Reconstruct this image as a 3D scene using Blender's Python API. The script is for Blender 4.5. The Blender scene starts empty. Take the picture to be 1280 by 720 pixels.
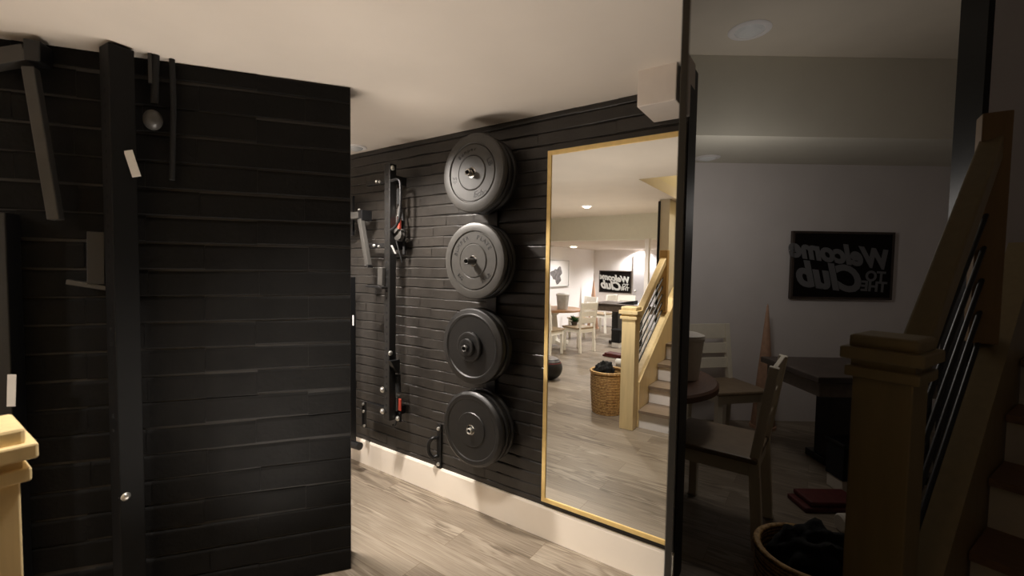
import bpy, bmesh, math, random
from mathutils import Vector, Matrix
random.seed(7)
S = bpy.context.scene
COL = S.collection
PI = math.pi

# ------------------------------------------------------------------ camera
F = 555.0                       # focal length for a 1280 px wide frame
H = 1.57                        # eye height
YAW = math.radians(34.5)
PITCH = math.atan(26.0 / F)
ROLL = math.radians(0.9)
WALL_Y = 2.20                   # black brick wall (front face)
GLASS_Y = 2.172                 # mirror surface
CEIL = 2.44
fw0 = Vector((-math.sin(YAW), math.cos(YAW), 0)); rt0 = Vector((math.cos(YAW), math.sin(YAW), 0)); up0 = Vector((0, 0, 1))
fw = fw0 * math.cos(PITCH) - up0 * math.sin(PITCH)
up1 = up0 * math.cos(PITCH) + fw0 * math.sin(PITCH)
rt = rt0 * math.cos(ROLL) + up1 * math.sin(ROLL)
up = up1 * math.cos(ROLL) - rt0 * math.sin(ROLL)
CAM = Vector((0, 0, H))
cam = bpy.data.objects.new('camera', bpy.data.cameras.new('camera'))
COL.objects.link(cam)
cam.matrix_world = Matrix(((rt.x, up.x, -fw.x, 0), (rt.y, up.y, -fw.y, 0), (rt.z, up.z, -fw.z, H), (0, 0, 0, 1)))
cam.data.sensor_width = 36; cam.data.lens = 36 * F / 1280
cam.data.clip_start = 0.02
cam.data.dof.use_dof = True
cam.data.dof.focus_distance = 3.6
cam.data.dof.aperture_fstop = (36 * F / 1280) / 4.5
S.camera = cam

def ray(px, py): return fw + rt * ((px - 640) / F) + up * ((360 - py) / F)
def at_y(px, py, Y):
    d = ray(px, py); return CAM + d * (Y / d.y)
def at_x(px, py, X):
    d = ray(px, py); return CAM + d * (X / d.x)
def at_h(px, py, h):
    d = ray(px, py); return CAM + d * ((h - H) / d.z)
def at_d(px, py, z):             # at depth z along the level view axis
    d = ray(px, py); return CAM + d * (z / d.dot(fw0))
def cf(x, z, h=0.0):             # level camera frame -> world
    v = rt0 * x + fw0 * z; return Vector((v.x, v.y, h))
def mir(p): return Vector((p.x, 2 * GLASS_Y - p.y, p.z))
def mfloor(px, py): return mir(at_h(px, py, 0))

# ------------------------------------------------------------------ materials
def lin(c): return tuple(((v / 255) / 12.92 if v / 255 <= .04045 else ((v / 255 + .055) / 1.055) ** 2.4) for v in c)
MATS = {}
def mat(name, rgb, rough=.5, metal=0.0, noise=0.0, nscale=20, bump=0.0, bscale=80, spec=.5, emit=None, stretch=None):
    m = bpy.data.materials.new(name); m.use_nodes = True
    nt = m.node_tree; b = nt.nodes['Principled BSDF']
    c = (*lin(rgb), 1)
    b.inputs['Base Color'].default_value = c
    b.inputs['Roughness'].default_value = rough; b.inputs['Metallic'].default_value = metal
    b.inputs['Specular IOR Level'].default_value = spec
    tc = nt.nodes.new('ShaderNodeTexCoord'); src = tc.outputs['Object']
    if stretch:
        mp = nt.nodes.new('ShaderNodeMapping'); mp.inputs['Scale'].default_value = stretch
        nt.links.new(src, mp.inputs['Vector']); src = mp.outputs['Vector']
    n = nt.nodes.new('ShaderNodeTexNoise'); n.inputs['Scale'].default_value = nscale; n.inputs['Detail'].default_value = 5
    nt.links.new(src, n.inputs['Vector'])
    r = nt.nodes.new('ShaderNodeValToRGB')
    k = max(noise, .02)
    r.color_ramp.elements[0].position = .3; r.color_ramp.elements[1].position = .7
    r.color_ramp.elements[0].color = tuple(v * (1 - k) for v in c[:3]) + (1,)
    r.color_ramp.elements[1].color = tuple(min(1, v * (1 + k)) for v in c[:3]) + (1,)
    nt.links.new(n.outputs['Fac'], r.inputs['Fac']); nt.links.new(r.outputs['Color'], b.inputs['Base Color'])
    if bump:
        n2 = nt.nodes.new('ShaderNodeTexNoise'); n2.inputs['Scale'].default_value = bscale; n2.inputs['Detail'].default_value = 4
        nt.links.new(tc.outputs['Object'], n2.inputs['Vector'])
        bp = nt.nodes.new('ShaderNodeBump'); bp.inputs['Strength'].default_value = bump; bp.inputs['Distance'].default_value = .01
        nt.links.new(n2.outputs['Fac'], bp.inputs['Height']); nt.links.new(bp.outputs['Normal'], b.inputs['Normal'])
    if emit:
        b.inputs['Emission Color'].default_value = (*lin(emit[0]), 1); b.inputs['Emission Strength'].default_value = emit[1]
    MATS[name] = m
    return m

def floor_material(name, warm=1.0, dark=1.0):
    m = bpy.data.materials.new(name); m.use_nodes = True
    nt = m.node_tree; N = nt.nodes; L = nt.links; b = N['Principled BSDF']
    tc = N.new('ShaderNodeTexCoord')
    br = N.new('ShaderNodeTexBrick'); br.offset = .37; br.offset_frequency = 2; br.squash = 1
    br.inputs['Scale'].default_value = 1; br.inputs['Brick Width'].default_value = 1.22; br.inputs['Row Height'].default_value = .18
    br.inputs['Mortar Size'].default_value = .0016; br.inputs['Mortar Smooth'].default_value = .2; br.inputs['Bias'].default_value = 0
    br.inputs['Color1'].default_value = (0, 0, 0, 1); br.inputs['Color2'].default_value = (1, 1, 1, 1); br.inputs['Mortar'].default_value = (.5, .5, .5, 1)
    L.new(tc.outputs['Object'], br.inputs['Vector'])
    # per plank shift so the grain breaks at the joints
    sep = N.new('ShaderNodeSeparateColor'); L.new(br.outputs['Color'], sep.inputs['Color'])
    cmb = N.new('ShaderNodeCombineXYZ')
    ml = N.new('ShaderNodeMath'); ml.operation = 'MULTIPLY'; ml.inputs[1].default_value = 9.0; L.new(sep.outputs['Red'], ml.inputs[0])
    for i in ('X', 'Y', 'Z'): L.new(ml.outputs[0], cmb.inputs[i])
    va = N.new('ShaderNodeVectorMath'); va.operation = 'ADD'; L.new(tc.outputs['Object'], va.inputs[0]); L.new(cmb.outputs[0], va.inputs[1])
    mp = N.new('ShaderNodeMapping'); mp.inputs['Scale'].default_value = (1.2, 9, 1); L.new(va.outputs[0], mp.inputs['Vector'])
    n1 = N.new('ShaderNodeTexNoise'); n1.inputs['Scale'].default_value = 1.6; n1.inputs['Detail'].default_value = 3; n1.inputs['Distortion'].default_value = .6
    L.new(mp.outputs[0], n1.inputs['Vector'])
    mu = N.new('ShaderNodeMath'); mu.operation = 'MULTIPLY'; mu.inputs[1].default_value = 30; L.new(n1.outputs['Fac'], mu.inputs[0])
    sn = N.new('ShaderNodeMath'); sn.operation = 'SINE'; L.new(mu.outputs[0], sn.inputs[0])
    mp2 = N.new('ShaderNodeMapping'); mp2.inputs['Scale'].default_value = (2.2, 85, 1); L.new(va.outputs[0], mp2.inputs['Vector'])
    n2 = N.new('ShaderNodeTexNoise'); n2.inputs['Scale'].default_value = 2; n2.inputs['Detail'].default_value = 6; L.new(mp2.outputs[0], n2.inputs['Vector'])
    mp3 = N.new('ShaderNodeMapping'); mp3.inputs['Scale'].default_value = (.9, 3.5, 1); L.new(va.outputs[0], mp3.inputs['Vector'])
    n3 = N.new('ShaderNodeTexNoise'); n3.inputs['Scale'].default_value = 1.5; n3.inputs['Detail'].default_value = 2; L.new(mp3.outputs[0], n3.inputs['Vector'])
    # mask: cathedral figure only in patches
    rm = N.new('ShaderNodeValToRGB'); rm.color_ramp.elements[0].position = .47; rm.color_ramp.elements[1].position = .60
    L.new(n3.outputs['Fac'], rm.inputs['Fac'])
    def mad(a, k, c):
        x = N.new('ShaderNodeMath'); x.operation = 'MULTIPLY_ADD'; x.inputs[1].default_value = k
        L.new(a, x.inputs[0])
        if isinstance(c, float): x.inputs[2].default_value = c
        else: L.new(c, x.inputs[2])
        return x.outputs[0]
    ms = N.new('ShaderNodeMath'); ms.operation = 'MULTIPLY'; L.new(sn.outputs[0], ms.inputs[0]); L.new(rm.outputs['Color'], ms.inputs[1])
    v = mad(ms.outputs[0], .15, .08)
    v = mad(n2.outputs['Fac'], .50, v)
    v = mad(sep.outputs['Red'], .16, v)
    v = mad(n3.outputs['Fac'], .22, v)
    cr = N.new('ShaderNodeValToRGB')
    e = cr.color_ramp.elements
    e[0].position = .25; e[0].color = (*lin((92 * dark, 79 * dark, 66 * dark)), 1)
    e[1].position = .85; e[1].color = (*lin((202 * dark, 189 * dark, 170 * dark)), 1)
    q = e.new(.5); q.color = (*lin((157 * dark, 143 * dark, 125 * dark)), 1)
    L.new(v, cr.inputs['Fac'])
    mx = N.new('ShaderNodeMix'); mx.data_type = 'RGBA'; L.new(br.outputs['Fac'], mx.inputs['Factor'])
    L.new(cr.outputs['Color'], mx.inputs['A']); mx.inputs['B'].default_value = (*lin((112, 97, 79)), 1)
    L.new(mx.outputs['Result'], b.inputs['Base Color'])
    b.inputs['Roughness'].default_value = .42; b.inputs['Specular IOR Level'].default_value = .4
    bp = N.new('ShaderNodeBump'); bp.inputs['Strength'].default_value = .12; bp.inputs['Distance'].default_value = .003
    L.new(v, bp.inputs['Height']); L.new(bp.outputs['Normal'], b.inputs['Normal'])
    return m

def wicker_material(name):
    m = bpy.data.materials.new(name); m.use_nodes = True
    nt = m.node_tree; N = nt.nodes; L = nt.links; b = N['Principled BSDF']
    tc = N.new('ShaderNodeTexCoord')
    w = N.new('ShaderNodeTexWave'); w.wave_type = 'BANDS'; w.bands_direction = 'Z'; w.inputs['Scale'].default_value = 18; w.inputs['Distortion'].default_value = 2.0
    w.inputs['Detail Scale'].default_value = 6
    L.new(tc.outputs['Object'], w.inputs['Vector'])
    n = N.new('ShaderNodeTexNoise'); n.inputs['Scale'].default_value = 45; L.new(tc.outputs['Object'], n.inputs['Vector'])
    ad = N.new('ShaderNodeMath'); ad.operation = 'MULTIPLY'; L.new(w.outputs['Fac'], ad.inputs[0]); L.new(n.outputs['Fac'], ad.inputs[1])
    cr = N.new('ShaderNodeValToRGB'); e = cr.color_ramp.elements
    e[0].position = .05; e[0].color = (*lin((88, 58, 28)), 1); e[1].position = .55; e[1].color = (*lin((226, 188, 126)), 1)
    q = e.new(.28); q.color = (*lin((176, 132, 76)), 1)
    L.new(ad.outputs[0], cr.inputs['Fac']); L.new(cr.outputs['Color'], b.inputs['Base Color'])
    b.inputs['Roughness'].default_value = .6
    bp = N.new('ShaderNodeBump'); bp.inputs['Strength'].default_value = .5; bp.inputs['Distance'].default_value = .01
    L.new(ad.outputs[0], bp.inputs['Height']); L.new(bp.outputs['Normal'], b.inputs['Normal'])
    return m

M = MATS
mat('black_brick', (44, 41, 38), .33, noise=.25, nscale=9, bump=.14, bscale=34, spec=.5)
mat('black_block', (15, 14, 13), .7, noise=.25, nscale=9, bump=.25, bscale=45, spec=.15)
mat('mortar', (40, 38, 36), .6, noise=.2)
mat('ceiling_paint', (222, 212, 200), .85, noise=.03, nscale=3, bump=.05, bscale=120)
mat('soffit_paint', (226, 216, 206), .8, noise=.02)
mat('beam_paint', (226, 224, 210), .75, noise=.02)
mat('white_paint', (238, 234, 232), .7, noise=.02)
mat('cream_wall', (222, 212, 190), .75, noise=.02)
mat('dim_wall', (228, 222, 220), .85, noise=.03, nscale=3)
mat('dim_ceiling', (216, 206, 190), .85, noise=.03, nscale=3)
mat('wing_dark', (70, 68, 66), .85, noise=.03)
mat('dim_beam', (216, 212, 198), .85, noise=.03, nscale=3)
mat('base_paint', (246, 236, 222), .45, noise=.03, nscale=4)
mat('gold_metal', (240, 208, 138), .35, metal=.25, noise=.06, nscale=30)
mat('rubber', (60, 58, 55), .42, noise=.12, nscale=30, bump=.06, bscale=300)
mat('rubber_dark', (23, 22, 21), .40, noise=.12, nscale=30, bump=.06, bscale=300)
mat('rubber_print', (24, 23, 22), .5)
mat('steel', (205, 203, 198), .18, metal=1.0, noise=.05)
mat('zinc', (214, 212, 206), .28, metal=.85, noise=.05)
mat('black_steel', (16, 16, 17), .38, noise=.15, bump=.03)
mat('upright_steel', (24, 23, 22), .42, noise=.15, bump=.03)
mat('dull_black', (10, 10, 10), .6, noise=.15, spec=.2)
mat('grey_steel', (62, 60, 57), .42, noise=.1)
mat('hole_dark', (5, 5, 5), .9)
mat('black_fabric', (14, 14, 14), .85, noise=.3, nscale=60, bump=.2, bscale=200)
mat('white_tag', (226, 224, 220), .5)
mat('red_tag', (160, 62, 48), .5)
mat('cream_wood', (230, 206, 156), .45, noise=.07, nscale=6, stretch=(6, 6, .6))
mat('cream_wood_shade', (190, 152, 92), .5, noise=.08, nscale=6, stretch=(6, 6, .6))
mat('tread_wood', (124, 108, 92), .45, noise=.22, nscale=10, stretch=(1, 9, 9))
mat('chair_white', (240, 236, 224), .5, noise=.03)
mat('seat_wood', (160, 140, 112), .5, noise=.15, nscale=14, stretch=(6, 1, 1))
mat('table_wood', (158, 118, 82), .4, noise=.22, nscale=10, stretch=(8, 1, 1))
mat('cream_wood_dim', (146, 128, 92), .5, noise=.07, nscale=6, stretch=(6, 6, .6))  # side-room copies from here on carry the dim light in their colour
mat('cream_wood_shade_dim', (140, 108, 64), .5, noise=.08, nscale=6, stretch=(6, 6, .6))
mat('tread_wood_dim', (128, 98, 76), .5, noise=.2, nscale=10, stretch=(1, 9, 9))
mat('white_dim', (214, 206, 194), .6)
mat('chair_white_dim', (228, 220, 202), .6, noise=.03)
mat('seat_wood_dim', (130, 112, 90), .5, noise=.1)
mat('table_wood_dim', (92, 60, 40), .5, noise=.2, nscale=10, stretch=(8, 1, 1))  # table wood again, darkened to look dimly lit
mat('chalk_dim', (112, 112, 114), .8)
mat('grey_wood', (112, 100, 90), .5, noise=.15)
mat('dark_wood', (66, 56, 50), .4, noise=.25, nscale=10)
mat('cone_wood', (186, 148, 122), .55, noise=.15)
mat('galv', (186, 184, 180), .4, metal=.45, noise=.12, nscale=15)
mat('leaf', (44, 84, 40), .5, noise=.3)
mat('pot', (70, 60, 50), .6)
mat('sign_black', (20, 16, 14), .7, noise=.2, spec=.15)
mat('chalk', (218, 222, 220), .7, noise=.1, nscale=60)
mat('paper', (232, 230, 228), .7)
mat('print_grey', (108, 104, 104), .7, noise=.5, nscale=14)
mat('ball_black', (22, 22, 23), .5, noise=.2, bump=.15)
mat('ball_grey', (128, 122, 120), .5)
mat('ball_red', (120, 34, 34), .5)
mat('maroon', (84, 28, 26), .6, noise=.2)
mat('door_paint', (206, 204, 208), .5, noise=.02)
mat('lamp_on', (255, 246, 228), .5, emit=((255, 240, 214), 9.0))
mat('lamp_dim', (190, 188, 184), .5, emit=((190, 188, 184), .10))
M['planks'] = floor_material('planks', dark=.84); M['wicker'] = wicker_material('wicker')
g = bpy.data.materials.new('mirror_glass'); g.use_nodes = True
b = g.node_tree.nodes['Principled BSDF']; b.inputs['Metallic'].default_value = 1; b.inputs['Roughness'].default_value = 0.0
b.inputs['Base Color'].default_value = (.93, .94, .92, 1); M['mirror'] = g

# ------------------------------------------------------------------ mesh builder
class MB:
    def __init__(self): self.bm = bmesh.new()
    def quadface(self, pts):
        vs = [self.bm.verts.new(p) for p in pts]
        return self.bm.faces.new(vs)
    def box(self, c, s, rot=None, bev=0.0):
        t = bmesh.new(); bmesh.ops.create_cube(t, size=1)
        for v in t.verts: v.co = Vector((v.co.x * s[0], v.co.y * s[1], v.co.z * s[2]))
        if bev: bmesh.ops.bevel(t, geom=list(t.edges), offset=bev, segments=2, affect='EDGES', profile=.5)
        mt = Matrix.Translation(Vector(c)) @ (rot.to_4x4() if rot else Matrix())
        t.transform(mt); self._merge(t); return self
    def box2(self, a, b, bev=0.0):
        a = Vector(a); b = Vector(b)
        d = b - a
        return self.box((a + b) / 2, (abs(d.x), abs(d.y), abs(d.z)), bev=bev)
    def bar(self, a, b, w, h, upv=(0, 0, 1), bev=0.0):
        a = Vector(a); b = Vector(b); d = b - a; L = d.length; z = d.normalized(); u = Vector(upv)
        x = u.cross(z)
        if x.length < 1e-5: x = Vector((1, 0, 0)).cross(z)
        x.normalize(); y = z.cross(x)
        R = Matrix((x, y, z)).transposed()
        return self.box((a + b) / 2, (w, h, L), rot=R, bev=bev)
    def _merge(self, t):
        me = bpy.data.meshes.new('tmp'); t.to_mesh(me); t.free(); self.bm.from_mesh(me); bpy.data.meshes.remove(me)
    def tube(self, pts, r, seg=10, cap=True):
        pts = [Vector(p) for p in pts]; rs = r if isinstance(r, (list, tuple)) else [r] * len(pts)
        rings = []; prev = None
        for i, p in enumerate(pts):
            d = (pts[min(i + 1, len(pts) - 1)] - pts[max(i - 1, 0)]).normalized()
            if prev is None:
                x = d.cross(Vector((0, 0, 1)))
                if x.length < 1e-4: x = d.cross(Vector((1, 0, 0)))
            else: x = prev - d * prev.dot(d)
            x.normalize(); prev = x; y = d.cross(x)
            rings.append([self.bm.verts.new(p + (x * math.cos(2 * PI * k / seg) + y * math.sin(2 * PI * k / seg)) * rs[i]) for k in range(seg)])
        for a, b in zip(rings, rings[1:]):
            for k in range(seg): self.bm.faces.new((a[k], a[(k + 1) % seg], b[(k + 1) % seg], b[k]))
        if cap:
            self.bm.faces.new(rings[0][::-1]); self.bm.faces.new(rings[-1])
        return self
    def lathe(self, prof, seg=48, axis='Z', c=(0, 0, 0), close=False):
        """prof: list of (radius, height)"""
        c = Vector(c); rings = []
        def P(r, h, a):
            if axis == 'Z': return c + Vector((r * math.cos(a), r * math.sin(a), h))
            if axis == 'Y': return c + Vector((r * math.cos(a), -h, r * math.sin(a)))   # h towards -Y
            return c + Vector((h, r * math.cos(a), r * math.sin(a)))
        for r, h in prof:
            if r < 1e-6: rings.append([self.bm.verts.new(P(0, h, 0))])
            else: rings.append([self.bm.verts.new(P(r, h, 2 * PI * k / seg)) for k in range(seg)])
        prs = list(zip(rings, rings[1:]))
        if close: prs.append((rings[-1], rings[0]))
        for a, b in prs:
            for k in range(seg):
                k2 = (k + 1) % seg
                if len(a) == 1 and len(b) == 1: continue
                if len(a) == 1: self.bm.faces.new((a[0], b[k2], b[k]))
                elif len(b) == 1: self.bm.faces.new((a[k], a[k2], b[0]))
                else: self.bm.faces.new((a[k], a[k2], b[k2], b[k]))
        return self
    def sphere(self, c, r, sc=(1, 1, 1), u=24, v=14):
        t = bmesh.new(); bmesh.ops.create_uvsphere(t, u_segments=u, v_segments=v, radius=r)
        for w in t.verts: w.co = Vector((w.co.x * sc[0], w.co.y * sc[1], w.co.z * sc[2])) + Vector(c)
        self._merge(t); return self
    def prism(self, poly, d):          # poly of 3D points extruded by vector d
        d = Vector(d); a = [self.bm.verts.new(Vector(p)) for p in poly]; b = [self.bm.verts.new(Vector(p) + d) for p in poly]
        n = len(a)
        self.bm.faces.new(a[::-1]); self.bm.faces.new(b)
        for k in range(n): self.bm.faces.new((a[k], a[(k + 1) % n], b[(k + 1) % n], b[k]))
        return self
    def build(self, name, m, parent=None, smooth=False, xf=None, flat_over=None):
        bmesh.ops.recalc_face_normals(self.bm, faces=self.bm.faces)
        if xf is not None: self.bm.transform(xf)
        me = bpy.data.meshes.new(name); self.bm.to_mesh(me); self.bm.free()
        o = bpy.data.objects.new(name, me); COL.objects.link(o)
        me.materials.append(M[m] if isinstance(m, str) else m)
        if smooth:
            for p in me.polygons: p.use_smooth = True
            try: me.set_sharp_from_angle(angle=math.radians(smooth if smooth > 1 else 35))
            except Exception: pass
        if parent is not None: o.parent = parent
        if flat_over:
            for p in me.polygons:
                if p.area > flat_over: p.use_smooth = False
        return o

def thing(name, label, cat, loc=(0, 0, 0), rz=0, group=None, scale=1):
    o = bpy.data.objects.new(name, None); COL.objects.link(o)
    o.empty_display_size = .05
    o.location = loc; o.rotation_euler = (0, 0, rz); o.scale = (scale,) * 3
    o['label'] = label; o['category'] = cat
    if group: o['group'] = group
    return o
def tag(o, label, cat, group=None):
    o['label'] = label; o['category'] = cat
    if group: o['group'] = group
    return o
def struct(name, mb, m, parent=None, **k):
    o = mb.build(name, m, parent, **k)
    if parent is None: o['kind'] = 'structure'
    return o
def dup(root, loc=None, rz=None, label=None, group=None, scale=None):
    r = root.copy(); COL.objects.link(r)
    if loc is not None: r.location = loc
    if rz is not None: r.rotation_euler = (0, 0, rz)
    if scale is not None: r.scale = (scale,) * 3
    if label: r['label'] = label
    if group: r['group'] = group
    def rec(src, dst):
        for ch in list(src.children):
            c = ch.copy(); COL.objects.link(c); c.parent = dst
            if ch.children: rec(ch, c)
    rec(root, r)
    return r

def text_mesh(body, size, shear=0.0, offset=0.0, extrude=.001, bold=0):
    cu = bpy.data.curves.new('t', 'FONT'); cu.body = body; cu.size = size; cu.shear = shear; cu.offset = offset; cu.extrude = extrude
    cu.align_x = 'CENTER'; cu.align_y = 'CENTER'; cu.resolution_u = 4
    o = bpy.data.objects.new('t', cu); COL.objects.link(o)
    bpy.context.view_layer.update()
    me = bpy.data.meshes.new_from_object(o.evaluated_get(bpy.context.evaluated_depsgraph_get()))
    bpy.data.objects.remove(o); bpy.data.curves.remove(cu)
    return me

# ------------------------------------------------------------------ plan points
FAR = mir(at_d(743, 320, 12.3))                 # far left corner of the dining end
LEFT_X, FAR_Y = FAR.x, FAR.y
BEAM_Y = mir(at_d(755, 300, 7.35)).y
BEAM_H = H + .475; DIN_H = H + .505
# invented dark pier that stands at the left of the camera
PE = at_y(438, 340, 1.37); PE.z = 0             # its far vertical edge
PN = Vector((-2.80, .17, 0))
# added wing wall at the right of the mirror, shuts gym light out
K842 = (842 - 640) / F
WEND = -.525                                     # where the black wall ends
PZ0, PZ1, PT = .62, 2.09, .03

# ------------------------------------------------------------------ brick walls
def brick_wall(name, o, ux, length, z0, z1, course, blen, m, nrm, joint=.0035, ch=.0045, amp=.0010):
    """o: start on the face plane, ux: unit vector along, nrm: outward normal"""
    mb = MB(); bm = mb.bm; row = 0; z = z0
    while z < z1 - .01:
        h = min(course, z1 - z)
        s = -(row % 2) * blen / 2 - random.random() * .03
        while s < length:
            a = max(0, s); e = min(length, s + blen)
            if e - a > .02:
                j = joint * .5
                off = random.gauss(0, amp); tz = random.gauss(0, .0014); tr = random.gauss(0, .0022); ct = ch * random.uniform(1.1, 2.1)
                A, B_, C0, D0 = a + .0009, e - .0009, z + j + tz, z + h - j * .2 + tz
                def P(u, w, d): return o + ux * u + Vector((0, 0, w)) + nrm * d
                k_ = ch / .0045 * random.uniform(.8, 1.25)
                pr_ = [(C0, -.0022 * k_), (C0 + .0012 * k_, -.0006 * k_), (C0 + .0025 * k_, 0), (D0 - .0115 * k_, 0), (D0 - .0075 * k_, -.0010 * k_), (D0 - .004 * k_, -.0028 * k_), (D0 - .0012 * k_, -.0058 * k_), (D0, -.012)]
                prev = None
                for zz, dd_ in pr_:
                    cur = [bm.verts.new(P(A, zz, off + dd_)), bm.verts.new(P(B_, zz + tr, off + dd_))]
                    if prev: bm.faces.new((prev[0], prev[1], cur[1], cur[0]))
                    prev = cur
            s += blen
        z += course; row += 1
    return mb

EX, EY, EZ = Vector((1, 0, 0)), Vector((0, 1, 0)), Vector((0, 0, 1))
w = struct('wall_back', MB().box2((LEFT_X - .1, WALL_Y + .008, -.1), (WEND, WALL_Y + .16, CEIL + .1)), 'mortar')
struct('wall_back_brick', brick_wall('wb', Vector((LEFT_X, WALL_Y, 0)), EX, WEND - LEFT_X, .15, CEIL, .0705, .235, 'black_brick', -EY), 'black_brick', w, smooth=60, flat_over=.004)
# baseboard
bb = MB(); hb = .185
prof = [(0, 0), (-.018, 0), (-.018, hb - .012), (-.012, hb), (0, hb)]
bb.prism([Vector((LEFT_X, WALL_Y + .002 + a, z)) for a, z in prof], (WEND - LEFT_X, 0, 0))
struct('baseboard_back', bb, 'base_paint')

# left pier: painted block, floor to ceiling
pu = (PN - PE); PL = pu.length; pu.normalize(); pn = Vector((-pu.y, pu.x, 0))
if pn.dot(-PE) < 0: pn = -pn
pc = (PE + PN) / 2 - pn * (.075 + .008)
R = Matrix((pu, pn, EZ)).transposed()
p = struct('wall_left', MB().box((pc.x, pc.y, CEIL / 2 - .001), (PL, .15, CEIL), rot=R), 'mortar')
struct('wall_left_brick_added', brick_wall('pb', PE.copy(), pu, PL, .0, CEIL, .118, .43, 'black_block', pn, joint=.011, ch=.006), 'black_block', p, smooth=60, flat_over=.012)

# floor
struct('floor', MB().box2((-7, -7, -.1), (6, 6.5, 0)), 'planks')

# gym ceiling with the stairwell cut out
NEW = mfloor(785, 534.5)                        # newel foot
HOLE_X0 = mir(at_h(798, 224, CEIL)).x; HOLE_X1 = HOLE_X0 + 1.0; HOLE_Y1 = mir(at_h(798, 224, CEIL)).y; HOLE_Y0 = HOLE_Y1 - 2.6
pA = cf(K842 * 1.1, 1.1)
pW = at_y(842, 340, WALL_Y)
cb = MB()
def slab(poly, z0, z1): cb.prism([Vector((x, y, z0)) for x, y in poly], (0, 0, z1 - z0))
yb = BEAM_Y
slab([(LEFT_X, yb), (HOLE_X0, yb), (HOLE_X0, WALL_Y + .1), (LEFT_X, WALL_Y + .1)], CEIL, CEIL + .12)
slab([(HOLE_X0, HOLE_Y1), (-.90, HOLE_Y1), (-.90, WALL_Y + .1), (HOLE_X0, WALL_Y + .1)], CEIL, CEIL + .12)
slab([(-.90, HOLE_Y1), (0, HOLE_Y1), (pA.x + .03, pA.y), (WEND, WALL_Y - .1), (WEND, WALL_Y + .1), (-.90, WALL_Y + .1)], CEIL, CEIL + .12)
slab([(0, HOLE_Y1), (1.6, HOLE_Y1), (pA.x + 1.6 * .824, pA.y + 1.6 * .566), (pA.x + .03, pA.y)], CEIL, CEIL + .12)
slab([(HOLE_X1, yb), (1.6, yb), (1.6, HOLE_Y1), (HOLE_X1, HOLE_Y1)], CEIL, CEIL + .12)
slab([(HOLE_X0, yb), (HOLE_X1, yb), (HOLE_X1, HOLE_Y0), (HOLE_X0, HOLE_Y0)], CEIL, CEIL + .12)
struct('ceiling', cb, 'ceiling_paint')
# stairwell shaft above
sh = MB()
sh.box2((HOLE_X0 - .1, HOLE_Y0, CEIL + .12), (HOLE_X0, HOLE_Y1, CEIL + 1.7))
sh.box2((HOLE_X1, HOLE_Y0, CEIL + .12), (HOLE_X1 + .1, HOLE_Y1, CEIL + 1.7))
sh.box2((HOLE_X0 - .1, HOLE_Y1, CEIL + .12), (HOLE_X1 + .1, HOLE_Y1 + .1, CEIL + 1.7))
sh.box2((HOLE_X0 - .1, HOLE_Y0 - .1, CEIL + .12), (HOLE_X1 + .1, HOLE_Y0, CEIL + 1.7))
sh.box2((HOLE_X0 - .1, HOLE_Y0 - .1, CEIL + 1.7), (HOLE_X1 + .1, HOLE_Y1 + .1, CEIL + 1.75))
struct('wall_stairwell', sh, 'cream_wall')
# wall that flanks the upper part of the stair
EW = mir(at_d(829, 300, 5.55)); EW0 = mir(at_y(823, 300, 2 * GLASS_Y - EW.y)).x; EW1 = mir(at_y(836, 300, 2 * GLASS_Y - EW.y)).x
struct('wall_stair', MB().box2((EW0, FAR_Y, 0), (EW1, EW.y, CEIL)), 'cream_wall')
struct('trim_stair', MB().box2((EW0 - .012, EW.y - .02, .9), (EW0 + .016, EW.y + .012, CEIL - .02)), 'black_steel')
# soffit box in the corner above the mirror
SO = at_y(796, 134, 1.95)
struct('trim_soffit', MB().box2((SO.x, 1.95, SO.z), (WEND + .005, WALL_Y + .0, CEIL + .01), bev=.004), 'soffit_paint')
# dining end: beam, low ceiling, walls
struct('trim_beam', MB().box2((LEFT_X, yb - .25, BEAM_H), (1.6, yb, CEIL + .12)), 'beam_paint')
struct('ceiling_dining', MB().box2((LEFT_X, FAR_Y, DIN_H), (1.6, yb - .25, DIN_H + .1)), 'ceiling_paint')
struct('wall_far', MB().box2((LEFT_X - .1, FAR_Y - .1, 0), (1.7, FAR_Y, CEIL)), 'white_paint')
struct('wall_side', MB().box2((LEFT_X - .1, FAR_Y, 0), (LEFT_X, WALL_Y + .1, CEIL + .1)), 'white_paint')
struct('wall_right', MB().box2((1.6, FAR_Y, 0), (1.7, HOLE_Y1, CEIL + .1)), 'white_paint')
JP = mir(at_d(819, 300, 7.3))
struct('trim_post', MB().box2((JP.x - .03, yb - .10, 0), (JP.x + .03, yb - .01, BEAM_H)), 'white_paint')

# added wing wall, keeps gym light out of the invented room beyond it
u2 = cf(K842, 1).normalized(); n2 = Vector((u2.y, -u2.x, 0))
L842 = math.hypot(K842, 1)
a0 = cf(K842 * PZ0, PZ0) ; a1 = cf(K842 * PZ1, PZ1)
wg = MB(); wg.prism([a0, a0 + n2 * .010, a1 + n2 * PT, a1], (0, 0, 3.3))
struct('wall_wing_added', wg, 'wing_dark')

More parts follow.
